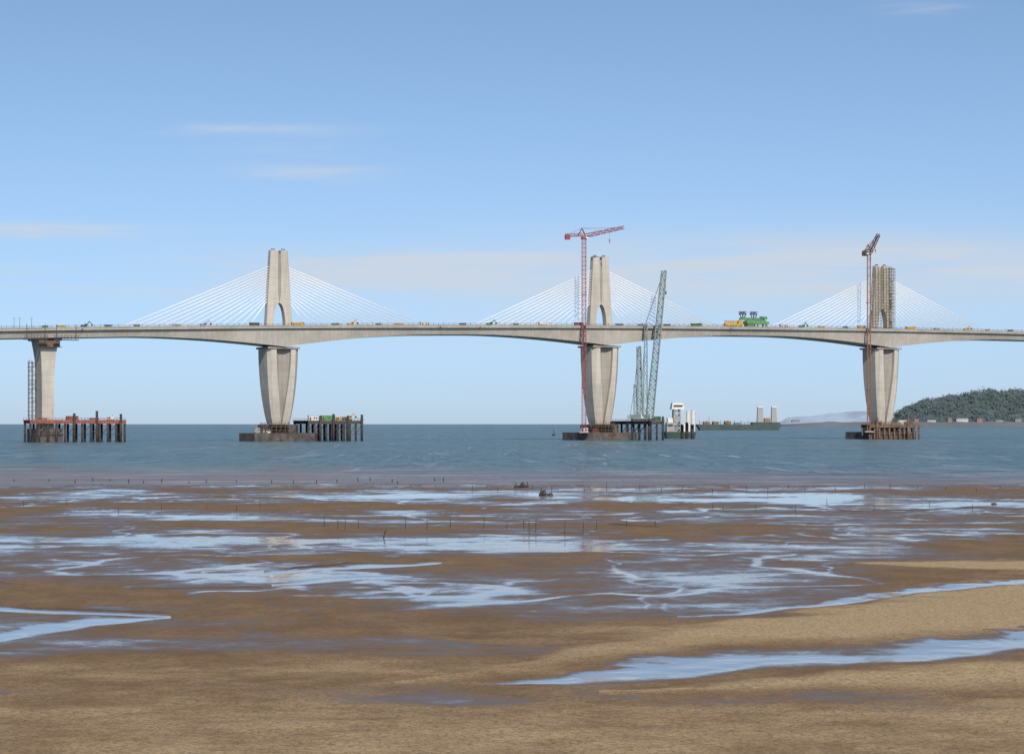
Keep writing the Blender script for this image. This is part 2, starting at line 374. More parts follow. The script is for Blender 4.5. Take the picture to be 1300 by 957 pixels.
def legs(zs,W,G,T,u,ch=None):
    mb=MB()
    for sg in (-1,1):
        secs=[]
        for z in zs:
            a,b=sg*W(z),sg*G(z); a,b=min(a,b),max(a,b); c=T(z); k=.35 if ch is None else ch(z)
            secs.append([(u+a+k,-c,z),(u+b,-c,z),(u+b,c,z),(u+a+k,c,z),(u+a,c-k,z),(u+a,-c+k,z)] if sg<0 else
                        [(u+a,-c,z),(u+b-k,-c,z),(u+b,-c+k,z),(u+b,c-k,z),(u+b-k,c,z),(u+a,c,z)])
        q=loft(secs); mb.add(q.v,q.f)
    return mb
def panel(zs,W,T,u):
    return loft([[(u-W(z),-T(z),z),(u+W(z),-T(z),z),(u+W(z),T(z),z),(u-W(z),T(z),z)] for z in zs])
names=['left','middle','right']
for k in range(3):
    u=k*S; zd=dz(u); zb=zd-depth(u)+.05; zt=zd+[49.,48.,47.][k]; AH=15.6; za=zd+AH
    W=lambda z:8.8-3.1*((z-zd)/(zt-zd))
    def G(z):
        h=(z-zd)/AH
        if h<1: return max(.02,4.1*math.sqrt(max(0,1-max(0,h)**2.1)))
        return min(1.0,.02+(z-za)*.2) if z>za+1.5 else .02
    T=lambda z:2.6-.4*((z-zd)/(zt-zd))
    zs=sorted(set([zd+.004]+[zd+AH*x for x in (.15,.3,.45,.6,.7,.78,.85,.9,.94,.97,.99,1.)]+[za+1.6,za+4,za+8,za+14,za+20,zt-4,zt]))
    py=legs(zs,W,G,T,u,lambda z:.2).build('pylon',M['conc'],bridge); tag(py,names[k]+' pylon of the bridge with arched portal')
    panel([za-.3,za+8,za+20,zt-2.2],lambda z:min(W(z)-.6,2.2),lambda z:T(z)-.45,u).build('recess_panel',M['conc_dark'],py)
    for sg in (-1,1):
        for q in range(3): box(u+sg*(3.4)-1.2+q*.9,u+sg*(3.4)-.9+q*.9,-.3,.3,zt+.004,zt+1.1).build('crown_post',M['darksteel'],py)
    zc=10.5
    sm=lambda z: math.sin(min(1,max(0,(z-zc)/(zb-zc)))**.8*math.pi/2)
    W2=lambda z:5.4+5.0*sm(z); T2=lambda z:5.4+4.8*sm(z); G2=lambda z:W2(z)*(.09+.38*sm(z)**1.4)
    zs=[zc+(zb-zc)*i/18 for i in range(19)]
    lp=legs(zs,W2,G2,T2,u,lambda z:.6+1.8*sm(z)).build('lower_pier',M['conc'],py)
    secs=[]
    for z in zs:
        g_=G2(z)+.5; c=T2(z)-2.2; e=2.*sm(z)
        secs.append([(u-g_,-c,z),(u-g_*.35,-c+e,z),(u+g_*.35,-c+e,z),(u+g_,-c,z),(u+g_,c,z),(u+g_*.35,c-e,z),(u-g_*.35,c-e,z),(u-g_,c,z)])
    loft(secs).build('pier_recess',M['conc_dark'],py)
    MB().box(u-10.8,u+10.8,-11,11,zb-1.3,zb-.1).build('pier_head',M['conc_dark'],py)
    mb=MB()
    def octo(hx,hy,zl,zh):
        c=3
        P=[(-hx+c,-hy),(hx-c,-hy),(hx,-hy+c),(hx,hy-c),(hx-c,hy),(-hx+c,hy),(-hx,hy-c),(-hx,-hy+c)]
        q=loft([[(u+a,b,zl) for a,b in P],[(u+a,b,zh) for a,b in P]]); mb.add(q.v,q.f)
    octo(21,17,-3,5.2); octo(11,10,5.204,zc)
    mb.build('pile_cap',M['cap'],py)
    n=[14,14,14][k]; um=[104,97,97][k]
    for sg in (-1,1):
        for i in range(n):
            q=i/(n-1); zz=zd+16.5+q*22; ue=20+(um-20)*q
            a=Vector((u+sg*(W(zz)-.1),0,zz)); b=Vector((u+sg*ue,0,dz(u+sg*ue)+.6))
            MB().tube(a,b,.26,None,6).build('stay_cable',M['cable'],bridge,True)
u0=u_at(57); zb=dz(u0)-depth(u0)
zs=[8,14,25,40,50,55,58,zb-1.5]
hw=lambda z:3.6+1.0*max(0,(z-45)/15)**1.5*1.6+.5*max(0,(z-20)/40); ht=lambda z:7+2.2*max(0,(z-45)/15)
pr=panel(zs,hw,ht,u0).build('approach_pier',M['conc'],bridge)
MB().box(u0-8,u0+8,-9.5,9.5,zb-1.496,zb-.3).build('bearing_platform',M['darksteel'],pr)
for a,b in ((u0-17,u0-3),(u0+1,u0+16)):
    mb=MB(); mb.box(a,b,-17.4,-14.,zb-1.5,zb-1.1)
    n=int((b-a)/2)
    for i in range(n+1):
        x=a+.2+(b-a-.4)*i/n; mb.bar((x,-17.2,zb-1.1),(x,-17.2,zb+1.6),.22)
    for hh in (.2,1.4): mb.bar((a,-17.2,zb+hh),(b,-17.2,zb+hh),.18)
    for x in (a+1.5,b-1.5): mb.bar((x,-16.8,zb-1.2),(x,-16.8,zb+8.),.28)
    mb.build('hanging_gantry',M['darksteel'],pr)
MB().box(u0-6.4,u0+6.4,-10.4,-9.6,zb-5.2,zb-1.6).build('formwork_panel',M['brown'],pr)
MB().box(u0-7.4,u0+7.4,-12.,-9.3,zb-5.6,zb-5.25).build('work_walkway',M['darksteel'],pr)
MB().box(u0-8,u0+8,-11,11,-3,8).build('pile_cap',M['cap'],pr)

# ---------------------------------------------------------------- work platforms
def trestle(u0,u1,v0,v1,zt,label,pm,gm,step=6.,tall=(),skip=0):
    t=thing('work_platform',label,'work platform',B(u0,v0),TH,'steel trestle platforms round the bridge bases')
    Lx=u1-u0; Wy=v1-v0; rr=random.Random(int(u0*7)+5)
    box(0,Lx,0,Wy,zt-.5,zt).build('platform_deck',M['brown'],t)
    for y in (.3,Wy/2,Wy-.3): box(0.2,Lx-.2,y-.3,y+.3,zt-2.3,zt-.504).build('girder',gm,t)
    n=int(Lx/step)
    for j,y in enumerate((1.2,Wy-1.2)):
        mbr=MB()
        for i in range(n+1):
            x=.8+(Lx-1.6)*i/n
            top=zt-2.304
            MB().tube((x,y,-4),(x,y,top),.7,None,10).build('pile',pm,t,True)
            if i<n:
                x2=.8+(Lx-1.6)*(i+1)/n
                mbr.bar((x,y,4.5),(x2,y,4.5),.3)
                if rr.random()<.6: mbr.bar((x,y,4.5),(x2,y,top-.6),.25)
        mbr.build('bracing',pm,t)
    for x in tall: MB().tube((x,-.9,-4),(x,-.9,zt+2.5+rr.random()*3),.8,None,10).build('guide_pile',pm,t,True)
    for y in (.1,Wy-.1):
        mb=MB(); x=0
        while x<=Lx: mb.bar((x,y,zt),(x,y,zt+1.3),.12); x+=2
        for hh in (.7,1.3): mb.bar((0,y,zt+hh),(Lx,y,zt+hh),.1)
        mb.build('railing',gm,t)
    return t
trestle(u0-12.8,u0+47,-13,2,13.4,'rust red steel platform on dark piles around the leftmost pier',M['pile'],M['rustred'],5.2,(27,41,56))
trestle(14,52,-16,10,13.2,'dark piled platform right of the left pylon with tall end piles',M['pile'],M['darksteel'],4.2,(8,17,27,36.5))
trestle(S+12,S+42,-16,10,13.0,'dark piled platform right of the middle pylon carrying the crawler cranes',M['pile'],M['darksteel'],4.4,(4,17,28))
trestle(2*S-24,2*S+21,-20,-9,10.6,'brown scaffolded platform wrapped around the base of the right pylon',M['brown'],M['brown'],4.2,(6,33))

def scaffold(name,label,loc,nx,ny,nz,dx,dy,dzz,mt,cat='scaffold',w=.2,plank=None,pp=.7):
    t=thing(name,label,cat,loc,TH); mb=MB(); rr=random.Random(nx*nz)
    for i in range(nx+1):
        for j in range(ny+1):
            hh=nz*dzz+rr.random()*dzz*.8
            mb.bar((i*dx,j*dy,0),(i*dx,j*dy,hh),w)
    for k in range(1,nz+1):
        z=k*dzz
        for j in range(ny+1): mb.bar((0,j*dy,z),(nx*dx,j*dy,z),w*.8)
        for i in range(nx+1): mb.bar((i*dx,0,z),(i*dx,ny*dy,z),w*.8)
        for i in range(nx):
            if rr.random()<.5: mb.bar((i*dx,0,z-dzz),(i*dx+dx,0,z),w*.7)
        if rr.random()<pp: box(.1,nx*dx-.1,.1,ny*dy-.1,z-.25,z-.1).build('plank_deck',plank or M['brown'],t)
    mb.build('tube_frame',mt,t)
    return t
scaffold('access_tower','dark brown lattice stair tower standing left of the leftmost pier',B(u0-11.5,-7,13.41),2,1,13,2.2,2.2,2.65,M['brown'],'stair tower',.36)
u3=2*S; z3=dz(u3)
scaffold('scaffold','ochre scaffold climbing the right leg of the right pylon above the deck',B(u3+5.6,-4.9,z3+.02),2,2,20,1.8,2.2,2.25,M['scaf'],w=.24,pp=.5)
scaffold('scaffold','thin ochre scaffold wrapped across the front of the right pylon portal',B(u3-8.8,-5.3,z3+.02),6,1,20,2.4,2.,2.25,M['scaf'],w=.17,pp=.12)
scaffold('scaffold','low brown scaffold on the pile cap in front of right pylon',B(u3-14,-16.5,5.3),9,2,3,3,2.4,2.2,M['brown'])
scaffold('scaffold','low brown scaffold around the foot of the left pylon',B(-16,-15.5,5.25),6,2,3,3,2.4,2.,M['brown'],plank=M['grey'])
scaffold('scaffold','low scaffold around the foot of the middle pylon',B(S-12,-15.5,5.25),6,2,3,2.6,2.4,2.,M['brown'],plank=M['grey'])

# ---------------------------------------------------------------- tower cranes
def tower_crane(label,loc,hgt,az,luff,jl,cl,mt,mw=2.6,ch=.42):
    t=thing('tower_crane',label,'tower crane',loc,0,'tower cranes beside the pylons')
    MB().lattice((0,0,0),(0,0,hgt),mw,mw,int(hgt/2.9),ch,ch*.52).build('mast',mt,t)
    box(-3,3,-3,3,-.3,.6).build('mast_base',M['grey'],t)
    d=Vector((math.cos(az),math.sin(az),0)); s=Vector((-d.y,d.x,0)); Z=Vector((0,0,1))
    MB().tube((0,0,hgt),(0,0,hgt+1.6),mw*.8,None,12).build('slewing_ring',mt,t)
    o=Vector((0,0,hgt+2.4))
    mb=MB(); a=o-d*cl-Z*cl*.06
    for sg in (-1.1,1.1): mb.bar(a+s*sg,o+d*2+s*sg,.5)
    for i in range(6): mb.bar(a.lerp(o+d*2,i/5)-s*1.1,a.lerp(o+d*2,i/5)+s*1.1,.3)
    mb.lattice(a+Z*.9,o+Z*.9,1.6,1.6,6,.25,.15)
    mb.build('counter_jib',mt,t)
    mb=MB(); c=a+d*1.6
    mb.hexa([c+d*q+s*r+Z*h for h in (-2.0,1.2) for q,r in ((-1.6,-1.3),(1.6,-1.3),(1.6,1.3),(-1.6,1.3))]); mb.build('counterweight',mt,t)
    ap=o-d*1.5+Z*5
    mb=MB()
    for sg in (-1,1):
        mb.bar(o+d*1.2+s*sg,ap+s*sg*.3,.4); mb.bar(o-d*4+s*sg,ap+s*sg*.3,.35)
    mb.bar(ap-s*.5,ap+s*.5,.4)
    mb.build('a_frame',mt,t)
    j0=o+d*1.5; j1=j0+(d*math.cos(luff)+Z*math.sin(luff))*jl
    MB().lattice(j0,j1,2.5,1.8,int(jl/2.2),ch*1.05,ch*.62).build('jib',mt,t)
    mb=MB(); mb.bar(ap,j0.lerp(j1,.85)+Z*.7,.16); mb.bar(ap,j0.lerp(j1,.45)+Z*.9,.14); mb.bar(ap,a+Z*.6,.16); mb.build('pendant_line',M['darksteel'],t)
    cb=o+s*-2.3+d*1.6
    cabin_=MB().hexa([cb+d*q+s*r+Z*h for h in (-2,.6) for q,r in ((-1.2,-.9),(1.2,-.9),(1.2,.9),(-1.2,.9))]).build('cab',M['white'],t)
    MB().hexa([cb+d*q+s*r+Z*h for h in (-1,.2) for q,r in ((-.9,-.95),(1.25,-.95),(1.25,.7),(-.9,.7))]).build('window',M['glass'],cabin_)
    hk=j0.lerp(j1,.62); mb=MB(); mb.bar(hk,hk-Z*6,.12); mb.build('hook_line',M['darksteel'],t)
    mb=MB(); mb.tube(hk-Z*6,hk-Z*7.2,.5,.35,8); mb.hoop(hk-Z*7.9,.5,.15,10,-2.5,1.6); mb.build('hook',mt,t)
    for zz in (30,60,92):
        if zz<hgt: box(-1.8,1.8,-1.8,1.8,zz,zz+.35).build('mast_collar',mt,t)
    return t
tower_crane('red lattice tower crane with low luffing jib beside the middle pylon',B(S-22,-18.5,5.3),129,R(14),R(13),27,13,M['red'],2.6,.44)
tower_crane('orange-brown tower crane with short steep jib beside the right pylon',B(2*S-23.5,-18.5,5.3),126,R(-70),R(42),17,8,M['orange'],2.2,.34)

# ---------------------------------------------------------------- crawler cranes
def at(px,py,D): return Vector(((px-CX)*D/F,D,H-(py-HY)*D/F))
def crawler(label,base,tip,mast_tip,w0,nseg,mt):
    t=thing('crawler_crane',label,'crawler crane',base,0,'crawler cranes on the trestle'); tip=tip-base; mt_=mast_tip-base
    for sg in (-1,1):
        tr=box(-4,4,sg*2.6-.7,sg*2.6+.7,.05,1.4).build('track',M['black'],t)
        for i in range(5): MB().tube((-3.2+i*1.6,sg*2.6-.8,.7),(-3.2+i*1.6,sg*2.6+.8,.7),.5,None,10).build('roller',M['darksteel'],tr)
    h=MB(); h.hexa([(-5,-2.2,1.6),(2.4,-2.2,1.6),(2.4,2.2,1.6),(-5,2.2,1.6),(-5,-2.2,4.2),(2,-2.2,4.2),(2,2.2,4.2),(-5,2.2,4.2)]); house=h.build('machine_house',mt,t)
    box(-6.4,-5.004,-2.4,2.4,1.7,3.8).build('counterweight',M['grey'],t)
    c=box(2.404,4.2,-2.2,-.6,1.9,4.3).build('cab',M['white'],t); box(3,4.23,-2.23,-.7,2.9,4).build('window',M['glass'],c)
    f=Vector((2,0,2.6))
    MB().lattice(f,tip,w0,w0*.65,nseg,.72,.42).build('boom',mt,t)
    MB().lattice(Vector((-1,0,4.2)),mt_,w0*.6,w0*.35,max(6,nseg//3),.45,.28).build('gantry_mast',mt,t)
    for sg in (-.7,.7):
        mb=MB(); mb.bar(mt_+Vector((0,sg,0)),tip+Vector((0,sg,0)),.3); mb.bar(mt_+Vector((0,sg,0)),Vector((-4.6,sg,4.2)),.2)
        mb.build('pendant_line',M['darksteel'],t)
    e=Vector((tip.x+1.2,tip.y,tip.z)); mb=MB(); mb.bar(tip,e,.6); mb.bar(e,e-Vector((0,0,14)),.14); mb.tube(e-Vector((0,0,14)),e-Vector((0,0,16)),.6,.4); mb.build('hook_block',M['darksteel'],t)
Dc=1566
b1=at(821,538,Dc); b1.z=13.05
crawler('tall grey-green crawler crane with long lattice boom rising above the deck',b1,at(843,344,Dc),at(820,410,Dc),4.6,32,M['teal'])
b2=at(809,538,Dc-7); b2.z=13.05
crawler('shorter grey crawler crane with boom ending at the deck underside',b2,at(811,440,Dc-7),at(806,488,Dc-7),3.8,18,M['teal'])

# ---------------------------------------------------------------- small site kit
def cabin(label,loc,mt='white',l=6,wd=2.5,h=2.7,rz=TH,name='site_cabin',cat='cabin'):
    t=thing(name,label,cat,loc,rz)
    box(-l/2,l/2,-wd/2,wd/2,.02,h).build('body',M[mt],t)
    box(-l/2-.15,l/2+.15,-wd/2-.15,wd/2+.15,h+.004,h+.2).build('roof',M['grey'],t)
    box(-l/2+.5,-l/2+1.4,-wd/2-.05,-wd/2+.1,.1,2.1).build('door',M['darksteel'],t)
    for x in (0.2,l/2-1.3): box(x,x+1,-wd/2-.04,-wd/2+.1,1.1,2).build('window',M['glass'],t)
def truck(label,loc,mt='yellow',rz=TH):
    t=thing('dump_truck',label,'truck',loc,rz)
    MB().hexa([(2,-1.2,1),(4,-1.2,1),(4,1.2,1),(2,1.2,1),(2,-1.2,3.1),(3.6,-1.2,3.1),(3.6,1.2,3.1),(2,1.2,3.1)]).build('cab',M[mt],t)
    box(3.2,3.85,-1.23,1.23,2,2.8).build('windscreen',M['glass'],t)
    MB().hexa([(-3.6,-1.2,1.2),(1.8,-1.2,1.2),(1.8,1.2,1.2),(-3.6,1.2,1.2),(-4,-1.35,2.8),(1.9,-1.35,2.8),(1.9,1.35,2.8),(-4,1.35,2.8)]).build('dump_bed',M[mt],t)
    box(-3.6,3.9,-.6,.6,.7,1).build('chassis',M['darksteel'],t)
    for x in (-2.6,-1.3,3):
        for y in (-1.2,.8): MB().tube((x,y,.55),(x,y+.4,.55),.55,None,12).build('wheel',M['black'],t)
def excavator(label,loc,mt='yellow',rz=TH,k=1):
    t=thing('excavator',label,'excavator',loc,rz)
    for y in (-1.2,.7): box(-1.9,1.9,y,y+.6,.02,.85).build('track',M['black'],t)
    box(-1.9,1.2,-1.2,1.2,1,2.3).build('body',M[mt],t)
    c=box(.1,1.5,-1.25,-.2,1.05,2.9).build('cab',M[mt],t); box(.3,1.55,-1.28,-.3,1.9,2.7).build('window',M['glass'],c)
    mb=MB(); mb.bar((1.2,.3,1.6),(3.4*k,.3,4.6*k),.45); mb.bar((3.4*k,.3,4.6*k),(5*k,.3,2.6),.35); mb.build('boom',M[mt],t)
    MB().hexa([(4.6*k,-.3,1.6),(5.6*k,-.3,1.8),(5.6*k,.9,1.8),(4.6*k,.9,1.6),(4.7*k,-.3,2.7),(5.3*k,-.3,2.6),(5.3*k,.9,2.6),(4.7*k,.9,2.7)]).build('bucket',M['darksteel'],t)
def genset(label,loc,mt='green',rz=TH):
    t=thing('generator',label,'generator',loc,rz)
    box(-1.8,1.8,-.8,.8,.3,2.1).build('body',M[mt],t); box(-2,2,-.9,.9,.02,.296).build('skid',M['darksteel'],t)
    MB().tube((1.2,0,2.1),(1.2,0,2.9),.14).build('exhaust',M['black'],t); box(-1.5,-.2,-.84,.3,.6,1.8).build('grille',M['darksteel'],t)
def stack(label,loc,mt='wood',rz=TH,n=4):
    t=thing('material_stack',label,'material stack',loc,rz); rr=random.Random(int(loc.x*3))
    for i in range(n): 
        a=3-rr.random()*1.2; MB().box(-a,a,-1.1+rr.random()*.2,1.1,.15+i*.55,.15+i*.55+.42).build('bundle',M[mt],t)
    for x in (-1.5,1.5): box(x-.12,x+.12,-1.3,1.3,.01,.146).build('bearer',M['wood'],t)
def mast(label,loc,h=6.5):
    t=thing('lamp_mast',label,'lamp mast',loc,TH,'lamp masts on the deck')
    MB().tube((0,0,0),(0,0,h),.14,.09).build('pole',M['darksteel'],t); MB().box(-.7,.7,-.2,.2,h,h+.5).build('lamp_head',M['grey'],t); box(-.4,.4,-.4,.4,0,.3).build('base',M['grey'],t)
def dk(px,v=-12): u=u_at(px,v); return B(u,v,dz(u)+.01)
mast('leftmost lamp mast on the deck at the left frame edge',dk(24)); mast('lamp mast on the deck just left of the leftmost pier',dk(31)); mast('lamp mast on the deck nearest the leftmost pier',dk(46))
for i,(k,px,mt,lab) in enumerate([
 ('g',63,'green','green generator on the deck above the leftmost pier'),
 ('s',84,'yellow','yellow material stack on the deck right of the leftmost pier'),
 ('e',112,'darksteel','dark excavator on the deck between leftmost pier and cables'),
 ('s',142,'wood','timber stack on the deck left of the left pylon cables'),
 ('g',178,'darksteel','dark generator at the outer left cable end of left pylon'),
 ('s',228,'grey','grey material stack under the left cables of left pylon'),
 ('e',262,'grey','grey excavator under the left cables of the left pylon'),
 ('c',326,'darksteel','dark cabin on the deck close to the left pylon portal'),
 ('t',380,'yellow','yellow dump truck on the deck just right of left pylon'),
 ('s',428,'green','green material stack under the right cables of left pylon'),
 ('e',447,'yellow','yellow excavator under the right cables of the left pylon'),
 ('g',482,'green','green generator under the outer right cables of left pylon'),
 ('s',508,'yellow','yellow stack at the outer right cable end of left pylon'),
 ('c',540,'white','white cabin on the deck midway between left and middle pylons'),
 ('s',588,'wood','timber stack on the deck left of the middle pylon cables'),
 ('e',622,'green','green excavator at the outer left cables of middle pylon'),
 ('g',655,'green','green generator under the left cables of the middle pylon'),
 ('t',690,'white','white dump truck under the left cables of middle pylon'),
 ('c',734,'red','red cabin on the deck beside the red tower crane'),
 ('s',785,'darksteel','dark material stack just right of the middle pylon portal'),
 ('g',812,'blue','blue generator on the deck before the tall crawler boom'),
 ('s',845,'wood','timber stack on the deck right of the tall crawler boom'),
 ('t',882,'green','green dump truck at the outer right cables of middle pylon'),
 ('c',992,'white','white cabin on the deck right of the green machine'),
 ('e',1015,'green','green excavator at the outer left cables of right pylon'),
 ('s',1040,'yellow','yellow stack under the left cables of the right pylon'),
 ('g',1070,'darksteel','dark generator under the left cables of the right pylon'),
 ('c',1090,'yellow','yellow cabin at the foot of the orange crane on the deck'),
 ('t',1152,'yellow','yellow dump truck on the deck right of the right pylon'),
 ('s',1185,'grey','grey stack under the right cables of the right pylon'),
 ('e',1222,'yellow','yellow excavator under the outer right cables of right pylon'),
 ('g',1249,'yellow','yellow generator at the outer right cable end of right pylon'),
 ('s',1278,'wood','timber stack on the deck by the right frame edge')]):
    p=dk(px)
    {'g':genset,'s':stack,'e':excavator,'c':cabin,'t':truck}[k](lab,p,mt)
p=dk(929,-9); t=thing('girder_carrier','yellow wheeled girder carrier on the deck beside the green machine','carrier',p,TH)
box(-7,7,-1.6,1.6,1.6,3).build('frame',M['yellow'],t); box(3.8,6.8,-1.65,1.65,3.004,5.4).build('cab',M['yellow'],t)
mb=MB(); mb.lattice((-6.5,0,4.2),(3,0,4.2),2,2,6,.3,.2); mb.build('truss',M['yellow'],t)
for i in range(6):
    for y in (-1.9,1.4): MB().tube((-6+i*2.4,y,.8),(-6+i*2.4,y+.5,.8),.8,None,12).build('wheel',M['black'],t)
p=dk(958,-9); t=thing('formwork_machine','bright green formwork machine topped by two dark winch frames on the deck','machine',p,TH)
for x in (-7,0,7):
    for y in (-2.2,2.2): box(x-.5,x+.5,y-.5,y+.5,.02,3).build('leg',M['bgreen'],t)
box(-9,9,-3,3,3.004,4.8).build('frame',M['bgreen'],t)
mb=MB(); mb.lattice((-8.5,0,6.),(8.5,0,6.),2.2,2.2,8,.5,.34); mb.build('truss',M['bgreen'],t)
box(4,8,-2,2,7.2,8.4).build('winch_house',M['bgreen'],t)
box(-8.5,-3,-2.4,2.4,.9,2.9).build('panel',M['bgreen'],t)
for x in (-11.,-2.):
    mb=MB(); mb.lattice((x-2.6,0,10.6),(x+2.6,0,10.6),1.7,1.7,4,.34,.24)
    mb.bar((x-2.6,0,10),(x-1.2,0,7.2),.5); mb.bar((x+2.6,0,10),(x+1.2,0,7.2),.5); mb.bar((x,0,9.8),(x,0,7.1),.6)
    mb.box(x-1.8,x+1.8,-1,1,6.9,7.4); mb.build('winch_frame',M['darksteel'],t)
MB().box(-13.5,-9.004,-1,1,5.6,6.896).build('support_arm',M['bgreen'],t)
def bp(k,u,v,z): return B(k*S+u,v,z)
K=dict(name='container',cat='container')
cabin('green container on the platform right of the left pylon',bp(0,30,-10,13.22),'bgreen',9,2.6,3,**K)
cabin('white cabin on the platform right of the left pylon',bp(0,20,-9,13.22),'white',6,2.6,3)
genset('yellow generator on the platform right of the left pylon',bp(0,37,-11,13.22),'yellow'); stack('timber stack at the end of the left pylon platform',bp(0,42,-10,13.22))
excavator('yellow excavator on the platform right of the left pylon',bp(0,46,-6,13.22),'yellow')
stack('grey block stack on the pile cap left of left pylon',bp(0,-17,-9,5.22),'grey',n=6); cabin('white cabin on the left pylon pile cap',bp(0,-12,-11.5,5.22),'white',5,2.4,2.8)
cabin('red container on the platform beside the leftmost pier',B(u0+14,-10,13.42),'rustred',7,2.5,2.2,**K)
stack('timber stack on the platform right of the leftmost pier',B(u0+28,-9,13.42),n=2); genset('white generator on the platform right of leftmost pier',B(u0+38,-9,13.42),'white')
stack('red steel stack on the platform in front of the leftmost pier',B(u0-4,-11,13.42),'rustred',n=2)
cabin('green container on the platform right of the middle pylon',bp(1,37,-13,13.02),'green',6,2.6,3,**K)
cabin('white cabin on the pile cap left of the middle pylon',bp(1,-17.5,-10,5.22),'white',5,2.4,3.); stack('red steel stack on the pile cap of the middle pylon',bp(1,-10.5,-13.,5.22),'rustred',n=5)
cabin('white cabin on the platform in front of the right pylon',bp(2,8,-14,10.62),'white',6,2.6,2.8); genset('orange generator on the right pylon platform',bp(2,16,-14,10.62),'orange'); stack('timber stack on the right pylon platform left end',bp(2,-12,-14,10.62))

# ---------------------------------------------------------------- work vessels
c=at(862,555,1760); c.z=0
t=thing('piling_barge','green work barge with white gantry tower right of the middle platform','barge',c,R(8))
MB().hexa([(-10,-5,-1),(11,-5,-1),(11,5,-1),(-10,5,-1),(-11,-5.4,5),(12.5,-5.4,5),(12.5,5.4,5),(-11,5.4,5)]).build('hull',M['dgreen'],t)
ct=MB(); ct.lattice((-2,0,5),(-2,0,22),5.2,4.6,6,.9,.55); ct.build('gantry_tower',M['grey'],t)
h=MB(); h.hexa([(-6.5,-3.6,22),(3.5,-3.6,22),(3.5,3.6,22),(-6.5,3.6,22),(-5.6,-3.2,27),(2.5,-3.2,27),(2.5,3.2,27),(-5.6,3.2,27)]); h=h.build('top_house',M['white'],t)
box(-5,2,-3.75,-3.3,24,25.3).build('window',M['glass'],h); MB().tube((-2,0,27),(-2,0,31),.3).build('antenna',M['white'],t)
wh=box(-10,-4.9,-3,3,5.004,12).build('wheelhouse',M['grey'],t); box(-9.5,-5.4,-3.06,-2.8,9,10.6).build('window',M['glass'],wh)
box(-9.2,-5.2,-2.4,2.4,12.004,15.5).build('bridge_house',M['white'],t)
box(-4.6,1,-2.6,2.6,13,17).build('machinery_room',M['grey'],t)
box(1.6,5.2,-3,3,5.004,11).build('deck_house',M['white'],t)
for x in (6.5,10.4): MB().tube((x,-3,5),(x,-3,19.5+x*.2),1.6,None,12).build('spud_leg',M['white'],t)
box(5.3,12,-2,2,5.004,8.4).build('winch',M['green'],t)
for i,px in enumerate((866.,872,879)):
    q=at(px,540,1700); o=MB().tube((0,0,-4),(0,0,10.5+i%2*1.5),1.2,None,12).build('mooring_pile',M['pile'],None,True); o.location=(q.x,q.y,0)
    tag(o,['left','middle','right'][i]+' dark mooring pile standing in the water by the green barge','mooring pile',group='mooring piles by the barge')
c=at(938,546,4000); c.z=0
t=thing('transport_barge','long dark green barge with two pale towers far out on the sea','barge',c,R(3))
MB().hexa([(-68,-14,-1),(66,-14,-1),(66,14,-1),(-68,14,-1),(-74,-14,10),(74,-14,10),(74,14,10),(-74,14,10)]).build('hull',M['dgreen'],t)
box(22,70,-13,13,10.004,14).build('deck_house',M['dgreen'],t)
for x,wd in ((37,5.5),(61,4.8)):
    q=MB().hexa([(x-wd,-5,14.004),(x+wd,-5,14.004),(x+wd,5,14.004),(x-wd,5,14.004),(x-wd*.8,-4,39),(x+wd*.8,-4,39),(x+wd*.8,4,39),(x-wd*.8,4,39)]).build('tower',M['grey'],t)
    box(x-wd*.9,x+wd*.9,-5,5,39.004,41).build('tower_cap',M['white'],q)
MB().box(44,54,-4,4,14.004,21).build('winch_house',M['farred'],t)
mb=MB()
for x in range(-70,20,6): mb.bar((x,-13,10),(x,-13,13.5+2*(x%4)),.6)
mb.bar((-70,-13,13),(20,-13,13),.6); mb.build('railing',M['darksteel'],t)
for x in (-62,-46,-25,-8): box(x,x+10,-8,8,10.004,13+x%4).build('deck_cargo',M['farred'] if x%4 else M['fargrey'],t)
MB().tube((-52,0,10),(-52,0,24),.6).build('signal_mast',M['grey'],t)
c=at(703,553,2150); c.z=0
t=thing('navigation_buoy','small dark navigation buoy floating left of the middle pylon base','buoy',c)
MB().tube((0,0,-.5),(0,0,1.3),1.8,1.6,14).build('float',M['black'],t); MB().lattice((0,0,1.3),(0,0,5.5),2,.8,3,.25,.15).build('tower',M['darksteel'],t); MB().tube((0,0,5.5),(0,0,6.4),.5,.3).build('lantern',M['red'],t)

# ---------------------------------------------------------------- far shore
def hazy(name,c): return mat(name,c,.9,.22,.004)  # colours passed in already carry the distance haze
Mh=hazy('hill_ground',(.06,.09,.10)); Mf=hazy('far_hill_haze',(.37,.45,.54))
rr=random.Random(12)
prof=[(1128,541),(1140,523),(1152,515),(1165,511),(1176,505),(1192,506),(1205,500),(1222,501),(1236,495),(1246,497),(1258,492),(1270,496),(1284,493),(1300,494),(1340,496),(1390,508),(1440,528),(1460,541)]
D0=9300
pa=np.array([[(x-CX)*D0/F,H+(HY-y)*D0/F] for x,y in prof])
def hz(x,q): return np.interp(x,pa[:,0],pa[:,1])*max(0,math.sin(min(1,q)*math.pi/2))*(1 if q<=1 else max(0,1-(q-1)))
xs=np.linspace(pa[0,0],pa[-1,0],60); mb=MB(); qs=[0,.15,.3,.5,.7,.85,1,1.3,1.6,2]
vs=[(x,9000+q*350,hz(x,q)-14) for q in qs for x in xs]
mb.add(vs,[(j*60+i,j*60+i+1,(j+1)*60+i+1,(j+1)*60+i) for j in range(len(qs)-1) for i in range(59)])
tag(mb.build('hill',Mh,None,True),'wooded hill on the far right shore','hill',kind='structure')
mf,t,p=newmat('far_tree_leaves'); pos=t.node('ShaderNodeTexCoord').outputs['Object']
